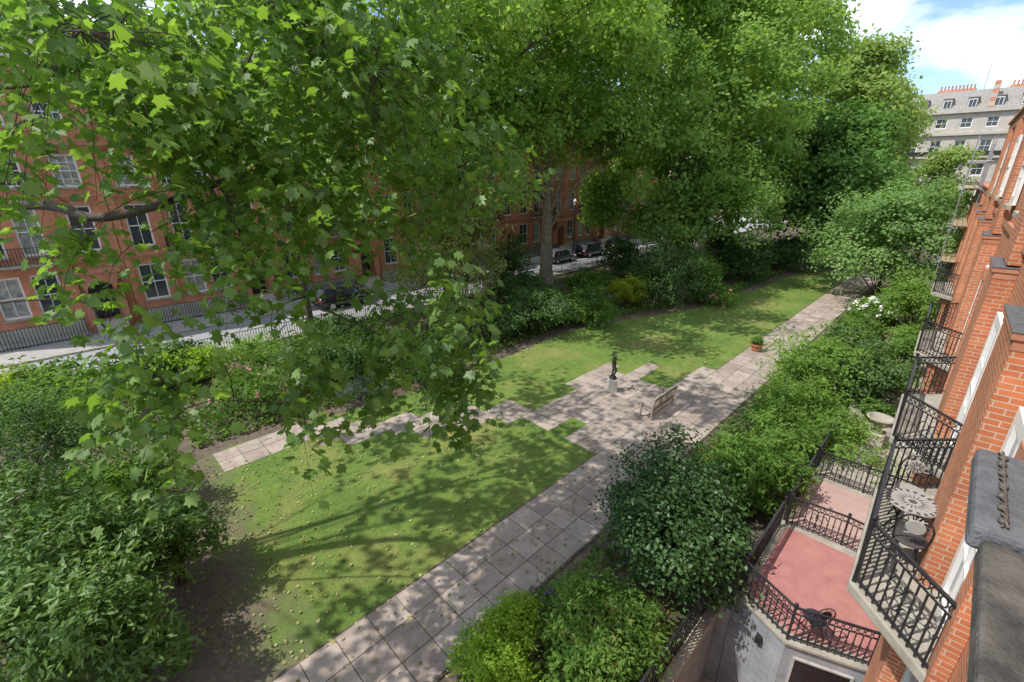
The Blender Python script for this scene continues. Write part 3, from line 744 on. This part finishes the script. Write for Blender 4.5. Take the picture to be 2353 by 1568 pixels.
lp = thing('street_lamp', 'slim black street lamp on the far pavement by parked cars', 'street lamp', (-34.6, 45.2, .12))
mb = MB(); mb.tube([(0, 0, 0), (0, 0, .9), (0, 0, 1.0), (0, 0, 5.8)], [.1, .1, .055, .04], 10); mb.build('post', m_black, lp)
mb = MB(); mb.lathe([(.06, 5.8), (.2, 6.3), (.22, 6.32), (.1, 6.5), (.02, 6.6)], 8); mb.build('lantern', m_lamp_w, lp)
gr = thing('garden_fence', 'black iron railings dividing garden beds from the road', 'fence', (-28.1, -10, 0))
railing_mb([(0, y, .0) for y in np.arange(0, 75, 3.0)], 1.1, .14, False, .024, .035).build('ironwork', m_black, gr)

# ------------------------------------------------------------ cars
def car(label, loc, rz, paint, suv=False):
    h = 1.68 if suv else 1.48; t = thing('parked_car', label, 'car', loc, rz, 'cars parked along the far kerb')
    def ring(x, hw, zb, zt):
        pts = [(-hw*.8, zb), (-hw*.97, zb+.12), (-hw, (zb+zt)/2), (-hw*.96, zt-.1), (-hw*.86, zt)]
        return [(x, y, z) for y, z in pts]+[(x, -y, z) for y, z in reversed(pts)]
    b = .95 if suv else .88
    st_ = [(-2.15, .70, .38, .72), (-2.08, .82, .28, b), (-1.7, .88, .2, b+.04), (-.8, .9, .18, b+.02), (.4, .9, .18, b+.0), (1.2, .89, .2, b-.04), (1.8, .84, .22, b-.13), (2.1, .74, .3, b-.22), (2.18, .6, .4, .6)]
    mb = MB(); mb.loft([ring(*s) for s in st_]); mb.build('body', paint, t, smooth=True)
    def cr(x, hw0, hw1, z0, z1):
        return [(x, -hw0, z0), (x, -hw1, z1), (x, hw1, z1), (x, hw0, z0)]
    mb = MB(); mb.loft([cr(-2.0, .8, .78, b-.02, b+.04), cr(-1.6, .83, .66, b, h-.08), cr(-.9, .84, .66, b, h-.03), cr(.1, .84, .65, b, h-.03), cr(.45, .83, .64, b, h-.1), cr(1.25, .8, .76, b-.06, b-.0)])
    mb.build('windows', m_glass, t)
    mb = MB(); mb.loft([cr(-1.68, .66, .62, h-.1, h-.07), cr(-.9, .68, .62, h-.04, h), cr(.1, .67, .61, h-.04, h), cr(.5, .65, .6, h-.12, h-.09)]); mb.build('roof', paint, t)
    for s in (-1, 1):
        for x0, x1 in ((-1.98, -1.62), (-.35, -.3), (1.22, .46), (-.95, -1.0)): MB().bar((x0, s*.825, b-.0), (x1, s*.655, h-.07), .07, .05).build('pillar', paint, t)
    for x in (-1.3, 1.32):
        for s in (-1, 1):
            Mx = Matrix.Translation((x, s*.8, .33)) @ Matrix.Rotation(PI/2, 4, 'X')
            q = MB(); q.lathe([(.2, -.11), (.32, -.11), (.335, -.06), (.335, .06), (.32, .11), (.2, .11)], 20, Mx); w = q.build('wheel', m_tyre, t)
            q = MB(); q.lathe([(.2, -.115), (.19, -.118), (.05, -.10), (.05, .10), (.19, .118), (.2, .115)], 14, Mx); q.build('rim', m_rim, w)
    for s in (-1, 1):
        boxp('headlight', m_lamp_w, t, 1.95, 2.13, s*.66-.14, s*.66+.14, .55, .68, bevel=.03)
        boxp('tail_light', m_lamp_r, t, -2.15, -2.02, s*.68-.12, s*.68+.12, .68, .9, bevel=.03)
        boxp('mirror', paint, t, .75, .9, s*.98-.09, s*.98+.09, b, b+.13, bevel=.03)
    boxp('number_plate', m_plate, t, -2.185, -2.16, -.26, .26, .5, .61)
    return t
p_black = carpaint('black_car_paint', (.012, .012, .014)); p_grey = carpaint('grey_car_paint', (.10, .11, .12)); p_dark = carpaint('dark_blue_car_paint', (.02, .025, .035)); p_silver = carpaint('silver_car_paint', (.35, .36, .37))
for lab, y, pm, suv in (('black parked car partly hidden behind hanging plane leaves', 14.8, p_black, True), ('silver parked car behind the tall variegated holly', 27, p_silver, False),
                        ('grey hatchback parked right of the central plane trunk', 40.6, p_grey, False), ('dark tall car with yellow plate parked beyond the grey hatchback', 46.6, p_dark, True), ('farthest parked black car, behind the dark shrubs', 53, p_black, False)):
    car(lab, (-33.0, y, .012), PI/2, pm, suv)

# ------------------------------------------------------------ big trees
GP = 'plane trees along the road side'
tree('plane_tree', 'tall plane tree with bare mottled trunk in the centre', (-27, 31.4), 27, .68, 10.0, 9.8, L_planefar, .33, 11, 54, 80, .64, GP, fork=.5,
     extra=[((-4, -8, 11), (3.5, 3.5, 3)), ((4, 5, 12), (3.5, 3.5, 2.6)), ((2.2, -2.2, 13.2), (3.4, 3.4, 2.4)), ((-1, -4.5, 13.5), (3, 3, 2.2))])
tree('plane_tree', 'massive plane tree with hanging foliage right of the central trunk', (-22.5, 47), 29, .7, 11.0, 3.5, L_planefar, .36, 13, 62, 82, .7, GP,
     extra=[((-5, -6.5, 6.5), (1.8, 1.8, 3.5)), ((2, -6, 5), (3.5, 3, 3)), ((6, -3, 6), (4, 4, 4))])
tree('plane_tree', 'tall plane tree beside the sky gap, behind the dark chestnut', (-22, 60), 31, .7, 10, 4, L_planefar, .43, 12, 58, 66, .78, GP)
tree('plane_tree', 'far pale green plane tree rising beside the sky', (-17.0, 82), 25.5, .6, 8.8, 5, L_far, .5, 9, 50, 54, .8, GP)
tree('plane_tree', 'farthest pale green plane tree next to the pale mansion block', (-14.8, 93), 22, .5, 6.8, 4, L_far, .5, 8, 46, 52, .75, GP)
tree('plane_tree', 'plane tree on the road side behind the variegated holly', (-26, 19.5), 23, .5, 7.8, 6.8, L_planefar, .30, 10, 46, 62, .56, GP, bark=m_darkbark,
     extra=[((7.5, -4, 16.5), (3.4, 3.4, 1.1)), ((9.5, 2.5, 17.5), (3.4, 3.4, 1.1)), ((6.5, 8, 17.5), (3.2, 3.2, 1.2))])  # flat outer lobes added to dapple the far lawn, also filling the top
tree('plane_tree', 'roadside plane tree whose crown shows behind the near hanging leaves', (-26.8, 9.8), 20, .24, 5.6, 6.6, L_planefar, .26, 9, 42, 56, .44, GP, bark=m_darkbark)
tree('chestnut_tree', 'dark broad leaved tree at the far end of the lawn', (-12.2, 60), 15, .35, 7.4, 1.5, L_chestnut, .38, 9, 55, 66, .62, bark=m_darkbark)
tree('cherry_tree', 'light green spreading small tree at the path end', (-4.5, 46), 8.4, .2, 5.0, .8, L_cherry, .23, 9, 34, 60, .5, bark=m_darkbark, zsq=.42, fmax=1.4)
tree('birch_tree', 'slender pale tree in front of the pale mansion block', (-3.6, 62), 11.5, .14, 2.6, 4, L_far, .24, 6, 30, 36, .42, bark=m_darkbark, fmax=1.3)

# foreground plane tree
TB = Vector((-16.6, -7.0, 0))
ft = thing('plane_tree', 'near plane tree whose lobed leaves hang across the left', 'tree', tuple(TB))
mb = MB()
trunk = curve([TB, TB+Vector((.1, .1, 4)), TB+Vector((.2, .3, 9)), TB+Vector((.5, .3, 14)), TB+Vector((.6, .6, 18))], 5)
mb.tube([p-TB for p in trunk], [.5-.38*i/(len(trunk)-1) for i in range(len(trunk))], 12)
def tz(z): return TB+Vector((.2, .25, z))
bough_defs = [([tz(7.6), P(-40, 478, 8), P(240, 500, 7.6), P(480, 430, 8), P(560, 400, 8.4), P(760, 520, 8.6)], .11),
    ([tz(10), P(100, 190, 9), P(330, 110, 9.2), P(560, 170, 9.4), P(780, 130, 9.5), P(950, 250, 9.2), P(1060, 380, 9)], .07),
    ([tz(12.5), P(200, -190, 9), P(480, -120, 9.2), P(760, -60, 9.6), P(1000, 30, 10)], .06),
    ([P(480, 430, 8), P(640, 640, 8), P(850, 760, 8.4), P(1040, 830, 8.6)], .03),
    ([tz(6.4), P(50, 690, 7.6), P(250, 760, 7.2), P(420, 900, 6.9), P(700, 930, 7.3)], .03),
    ([P(100, 190, 9), P(60, 90, 6.8), P(170, 70, 5.2), P(260, 90, 4.2)], .02),
    ([P(560, 170, 9.4), P(620, 30, 8), P(700, 60, 7), P(860, 160, 6.8)], .02),
    ([P(330, 110, 9.2), P(360, 200, 7.6), P(430, 330, 6.6), P(520, 450, 6.4)], .02)]
nodes = []
for bi, (pts, r) in enumerate(bough_defs):
    c = curve(pts, 7); nodes += c[6:] if bi < 5 else c[8:]
    mb.tube([p-TB for p in c], [max(.008, r*(1-.88*i/(len(c)-1))) for i in range(len(c))], 8)
blobs = [(600, 100, 380, 190, 7.8, 2, 104), (860, 300, 220, 200, 8.5, 1.8, 58), (590, 420, 210, 180, 7.5, 1.8, 42), (820, 590, 190, 140, 8, 1.4, 25), (990, 740, 150, 130, 8.3, 1.2, 19), (1070, 860, 75, 80, 8.4, .6, 8),
         (150, 90, 220, 120, 5.8, 1.8, 32), (230, 640, 190, 90, 6.4, 1.2, 12), (640, 740, 160, 120, 7.0, 1.6, 12), (340, 860, 160, 110, 6.2, 1, 12), (290, 1000, 120, 90, 6, .8, 7), (730, 930, 75, 140, 6.8, .8, 8),
         (60, 430, 90, 70, 5.8, .8, 6), (970, 890, 90, 50, 8.1, .7, 5), (390, 330, 150, 130, 6.9, 1.6, 22), (1120, 350, 90, 60, 8.8, .7, 8), (480, 580, 150, 120, 7, 1.3, 14), (560, -130, 500, 100, 8.5, 2, 22), (250, 250, 140, 70, 6, 1.2, 11),
         (860, 840, 110, 60, 7.8, .6, 5), (1000, 500, 90, 110, 8.6, .8, 11), (1000, 120, 90, 120, 9.2, 1, 15)]
gaps = [(800, 705, 50, 25), (470, 800, 90, 30), (90, 300, 50, 40), (110, 720, 70, 50), (640, 660, 40, 30), (930, 640, 30, 25)]
PS, NS, TS, RS = [], [], [], []
NV = np.array([tuple(n) for n in nodes])
for (u, v, ru, rv, dep, dd, n) in blobs:
    for _ in range(n):
        a = random.uniform(0, 2*PI); q = math.sqrt(random.random())
        uu = u+ru*q*math.cos(a); v2 = v+rv*q*math.sin(a); dd_ = dep+random.uniform(-dd, dd)
        if any(((uu-g[0])/(g[2]+25))**2+((v2+35-g[1])/(g[3]+45))**2 < 1 for g in gaps): continue
        c = P(uu, v2, dd_)
        dist = np.sqrt(((NV-np.array(tuple(c))+np.array([0, 0, -.4]))**2).sum(1)); s = Vector(NV[int(dist.argmin())])
        if (s-c).length > 1.7: c = s+(c-s)*(1.7/(s-c).length)*(.75+.5*random.random())
        out = Vector((c.x-s.x, c.y-s.y, 0)); out = out.normalized() if out.length > .05 else Vector((.6, .6, 0))
        tipp = c+out*.3+Vector((0, 0, -.8)); m_ = s.lerp(c, .55)+Vector((random.uniform(-.15, .15), random.uniform(-.15, .15), .15+random.uniform(-.1, .2)))
        tw = curve([s, m_, c+Vector((0, 0, .1)), tipp], 5)
        mb.tube([p-TB for p in tw], [.008-.006*i/(len(tw)-1) for i in range(len(tw))], 4, cap=False)
        k = 30; cl = random.random()*.55
        for _ in range(k):
            f = random.random(); w = tw[int((len(tw)-1)*(.4+.6*f))]
            o = Vector((random.gauss(0, .19), random.gauss(0, .19), random.gauss(-.06, .13)))
            PS.append(tuple(w+o-TB))
            NS.append((o.x*1.2+random.gauss(0, .42), o.y*1.2+random.gauss(0, .42), .68+random.gauss(0, .25)))
            TS.append((o.x*3+out.x*.4+random.gauss(0, .4), o.y*3+out.y*.4+random.gauss(0, .4), -.75)); RS.append(cl+random.random()*.42)
mb.build('trunk', m_darkbark, ft, smooth=True, fixn=False)
PS, NS, TS, RS = map(np.array, (PS, NS, TS, RS))
leaves('crown', PS, NS, rng.uniform(.10, .225, len(PS)), L_plane, ft, tpl_lobed(), RS, tip=TS)
# unseen flat leaf lobes above the view, added to dapple lawn and path
lob = []
for (x, y, z, r) in ((-11.5, -6.5, 14.8, 3.4), (-19, -1, 16, 3.4), (-14.5, -2.5, 16.4, 3.4), (-10.2, -2, 15.4, 3.2), (-17.5, 3.5, 18.2, 3.4), (-13, 2.2, 17, 3.2), (-9.6, 3.2, 16.2, 3), (-14, 7.5, 19.2, 3.2), (-10, 8, 18.2, 3)):
    lob.append(((x-TB.x, y-TB.y, z), (r, r, .6)))
p, nr, rn = crown_pts(lob, 90, .24, 10, fmin=.01, fmax=1.25)
leaves('dapple_crown', p, nr, rng.uniform(.2, .34, len(p)), L_plane, ft, tpl_tri(.45), rn)
mb = MB()
for c, r in lob:
    s = Vector((.4, .3, 11+random.random()*3)); c = Vector(c)
    mb.tube(curve([s, s.lerp(c, .5)+Vector((0, 0, .8)), c], 6), [.03-.02*i/12 for i in range(13)], 6)
mb.build('limb', m_bark, ft, smooth=True, fixn=False)

# ------------------------------------------------------------ shrubs
SH = [
 ('laurel_shrub', 'large long leaved laurel filling the bottom left corner', -80, 450, 1190, 1660, L_laurel, .17, 14000, dict(w=.18, loose=1.5)),
 ('laurel_shrub', 'lower laurel at the bottom edge, right of the large corner one', 190, 480, 1330, 1680, L_laurel, .16, 9000, dict(w=.18, loose=1.3)),
 ('dark_shrub', 'dark small leaved shrub at the left edge above the laurel', -110, 330, 920, 1300, L_dark, .10, 16000, dict(loose=1.4)),
 ('mahonia_shrub', 'dark spiky leaved shrub on the soil right of the laurel', 330, 545, 1120, 1400, L_laurel, .17, 5000, dict(w=.16)),
 ('low_shrub', 'low dark shrub between the spiky shrub and the left edge shrub', 210, 440, 1030, 1250, L_mid, .13, 5000, {}),
 ('golden_tree', 'bright yellow leaved young tree at the left edge by the road', -40, 110, 845, 980, L_yel, .2, 2000, dict(w=.2)),
 ('golden_shrub', 'bright yellow green shrub in front of the road, behind leaves', 395, 545, 785, 900, L_lime, .2, 2500, dict(w=.22)),
 ('hedge_shrub', 'broad yellowish green shrub along the road below the golden tree', 20, 340, 865, 1040, L_light, .14, 7000, {}),
 ('rose_shrub', 'loose shrub dotted with pink blossom left of the stepping path', 480, 690, 850, 985, L_mid, .13, 4500, dict(flower=L_pink, nfl=18, fs=.1)),
 ('dark_shrub', 'dark evergreen behind the hanging plane leaves by the road', 650, 890, 765, 920, L_dark, .17, 6000, {}),
 ('lavender_shrub', 'low grey leaved mound at the lawn edge behind hanging leaves', 775, 900, 875, 950, L_grey, .11, 3000, dict(w=.12)),
 ('dark_shrub', 'dark shrub right of the low grey mound', 880, 1060, 770, 905, L_dark, .17, 5000, {}),
 ('pale_shrub', 'pale small shrub near the road, left of the dark evergreen', 530, 680, 770, 870, L_light, .14, 3000, {}),
 ('dark_shrub', 'dark shrub at the foot of the variegated holly', 1030, 1200, 690, 805, L_dark, .17, 5000, {}),
 ('variegated_holly', 'tall yellowish variegated holly left of the central trunk', 935, 1180, 390, 790, L_var, .17, 18000, dict(loose=1.7)),
 ('dark_holly', 'dark holly beside the base of the central trunk', 1115, 1225, 530, 700, L_dark, .18, 5000, {}),
 ('dark_shrub', 'dark rounded shrub in front of the central plane trunk', 1160, 1315, 660, 790, L_dark, .16, 6000, {}),
 ('dark_shrub', 'mid green shrub right of the one before the trunk', 1280, 1415, 660, 765, L_mid, .16, 5000, {}),
 ('silver_shrub', 'small silvery green shrub left of the yellow one', 1335, 1400, 665, 735, L_grey, .14, 1800, {}),
 ('golden_shrub', 'round bright yellow shrub at the far lawn edge', 1392, 1484, 632, 718, L_yel, .14, 4500, {}),
 ('variegated_holly', 'conical holly right of the round yellow shrub', 1445, 1625, 530, 720, L_dark, .18, 7000, {}),
 ('dark_shrub', 'dark tall shrub behind the round yellow shrub', 1372, 1480, 545, 650, L_dark, .22, 5000, {}),
 ('dark_shrub', 'mid green shrub between conical holly and the pink flower bed', 1570, 1650, 590, 705, L_mid, .18, 3000, {}),
 ('flower_clump', 'low flower clump with a few pink blooms at the far lawn edge', 1595, 1700, 655, 715, L_mid, .15, 3000, dict(flower=L_pink, nfl=9, fs=.11, cat='flowers')),
 ('dark_shrub', 'dark shrub beyond the pink flowers under the plane trees', 1620, 1765, 530, 655, L_dark, .25, 5000, {}),
 ('dark_shrub', 'dark shrub closing the far end of the lawn', 1720, 1880, 540, 628, L_dark, .27, 5000, {}),
 ('hydrangea', 'white flowering hydrangea at the far end of the path', 1950, 2035, 690, 755, L_mid, .14, 3000, dict(flower=L_white, nfl=45, fs=.15)),
 ('red_shrub', 'small dark red leaved shrub beside the hydrangea', 1955, 2030, 738, 785, L_red, .12, 2500, {}),
 ('leafy_shrub', 'bright green bush right of the hydrangea', 2005, 2150, 635, 770, L_light, .16, 6000, dict(fmax=1.35)),
 ('dark_shrub', 'dark mound nearer than the red leaved shrub', 1865, 2015, 755, 865, L_dark, .13, 6500, {}),
 ('young_tree', 'loose light green tall shrub overhanging the path', 1735, 1930, 765, 960, L_light, .14, 5500, dict(loose=.9, fmax=1.45)),
 ('leafy_shrub', 'dark green shrub by the stone terrace railing', 1865, 2030, 800, 970, L_dark, .14, 7000, dict(fmax=1.4)),
 ('feathery_shrub', 'bright feathery leaved shrub beside the pink terrace', 1700, 1955, 905, 1090, L_light, .17, 11000, dict(w=.15, loose=1.3, fmax=1.4)),
 ('feathery_shrub', 'feathery mid green shrub beyond the dark camellia', 1580, 1795, 1000, 1210, L_feath, .17, 11000, dict(w=.14, loose=1.3, fmax=1.4)),
 ('camellia_shrub', 'big glossy dark camellia right of the path', 1335, 1690, 1065, 1440, L_cam, .105, 26000, dict(loose=2.4, w=.32)),
 ('lime_shrub', 'clipped lime green round shrub at the bottom edge', 1045, 1262, 1420, 1640, L_lime, .065, 15000, dict(loose=1.8, fmax=1.05)),
 ('feathery_shrub', 'feathery fern leaved green shrub at bottom right of the lime one', 1225, 1515, 1360, 1635, L_feath, .12, 12000, dict(w=.15, loose=1.4)),
 ('flower_clump', 'small clump of purple flowers above the lime shrub', 1205, 1295, 1375, 1440, L_mid, .08, 1800, dict(flower=L_purple, nfl=40, fs=.06, cat='flowers')),
]
for name, lab, u0, u1, vt, vb, m, ls, n, kw in SH:
    shrub(name, lab, u0, u1, vt, vb, m, ls, n, **kw)
for x, y, r, h, m in ((-24.5, 10.5, 1.8, 2.0, L_dark), (-21, 9.5, 1.6, 1.8, L_mid), (-23.5, 24, 2.2, 3.0, L_dark), (-20, 22.5, 1.7, 2.4, L_mid), (-21, 30, 1.9, 2.0, L_mid), (-25.8, -1.5, 1.7, 2.2, L_mid), (-25.6, 2, 1.7, 2.0, L_dark),
                      (-18.5, 34.5, 1.8, 2.4, L_dark), (-17, 41, 2, 3, L_mid), (-16, 48, 2.2, 3.4, L_dark), (-20, 54, 2.6, 4, L_dark), (-25, 57, 2.5, 4.5, L_mid), (-14.5, 54, 1.8, 2.8, L_dark)):
    shrub_at('hedge_shrub', 'evergreen shrub in the dense bed between lawn and road', (x, y), r, h, m, .2, 4600, group='evergreen shrubs filling the bed behind the lawn')
for x, y, r, h, m in ((-3.9, 24.5, 1.2, 1.6, L_mid), (-3.4, 28.5, 1.3, 1.9, L_light), (-3.7, 33, 1.3, 1.7, L_mid), (-3.2, 38, 1.5, 2.2, L_light), (-3.6, 21.5, 1.0, 1.3, L_dark), (-3.4, 5.6, 1.0, 1.3, L_mid), (-3.6, 12.6, 1.0, 1.4, L_mid), (-2.3, 18.6, .9, 1.9, L_light), (-2.4, 22.6, .9, 2.0, L_mid)):
    shrub_at('border_shrub', 'leafy shrub in the border between path and terraces', (x, y), r, h, m, .15, 3500, group='leafy shrubs filling the border by the path', fmax=1.35)
for x, y, r, h, m in ((-1.0, 24.2, .8, 1.3, L_light), (-.9, 27.2, .9, 1.6, L_mid), (-1.1, 30.6, 1.0, 1.5, L_light), (-1.0, 20.4, .5, .9, L_mid)):
    shrub_at('terrace_shrub', 'leafy shrub standing on the stone terraces by the houses', (x, y), r, h, m, .13, 3000, group='leafy shrubs on the stone terraces', z=.71, fmax=1.3)

# ------------------------------------------------------------ light, sky, camera
sdir = Vector((-.50, -.866, 0)).normalized(); el = math.radians(56)
sv = Vector((sdir.x*math.cos(el), sdir.y*math.cos(el), math.sin(el)))
sl = bpy.data.lights.new('sun', 'SUN'); sl.energy = 5.0; sl.angle = math.radians(.5); sl.color = (1, .95, .87)
so = bpy.data.objects.new('sun', sl); COL.objects.link(so); so.rotation_euler = (-sv).to_track_quat('-Z', 'Y').to_euler(); so.location = (0, 0, 60)
w = bpy.data.worlds.new('World'); scene.world = w; w.use_nodes = True; nt = w.node_tree
bg = nt.nodes['Background']; sky = nt.nodes.new('ShaderNodeTexSky'); sky.sky_type = 'NISHITA'; sky.sun_disc = False
sky.sun_elevation = el; sky.sun_rotation = math.atan2(sv.x, sv.y); sky.air_density = 1.0; sky.dust_density = .5
tc = nt.nodes.new('ShaderNodeTexCoord'); mp = nt.nodes.new('ShaderNodeMapping'); mp.inputs['Scale'].default_value = (1, 1, 2.4); mp.inputs['Location'].default_value = (1.3, .55, .2)
nt.links.new(tc.outputs['Generated'], mp.inputs[0])
nf = noise(nt, mp.outputs[0], 3.4, 6, .55)
cf = ramp(nt, nf, [(.46, (0, 0, 0)), (.65, (1, 1, 1))])
nt.links.new(mix(nt, cf, mix(nt, 1.0, sky.outputs[0], (1.2, 1.3, 1.42), 'MULTIPLY'), (13, 13, 13.1)), bg.inputs[0]); bg.inputs[1].default_value = .15
cam = bpy.data.cameras.new('camera'); cam.lens = 16.0; cam.sensor_width = 36; cam.clip_end = 3000; cam.clip_start = .05
co_ = bpy.data.objects.new('camera', cam); COL.objects.link(co_); co_.location = (0, 0, H); co_.rotation_euler = (PI/2-PT, 0, math.radians(45))
scene.camera = co_
scene.view_settings.view_transform = 'Standard'; scene.view_settings.look = 'None'; scene.view_settings.exposure = 0
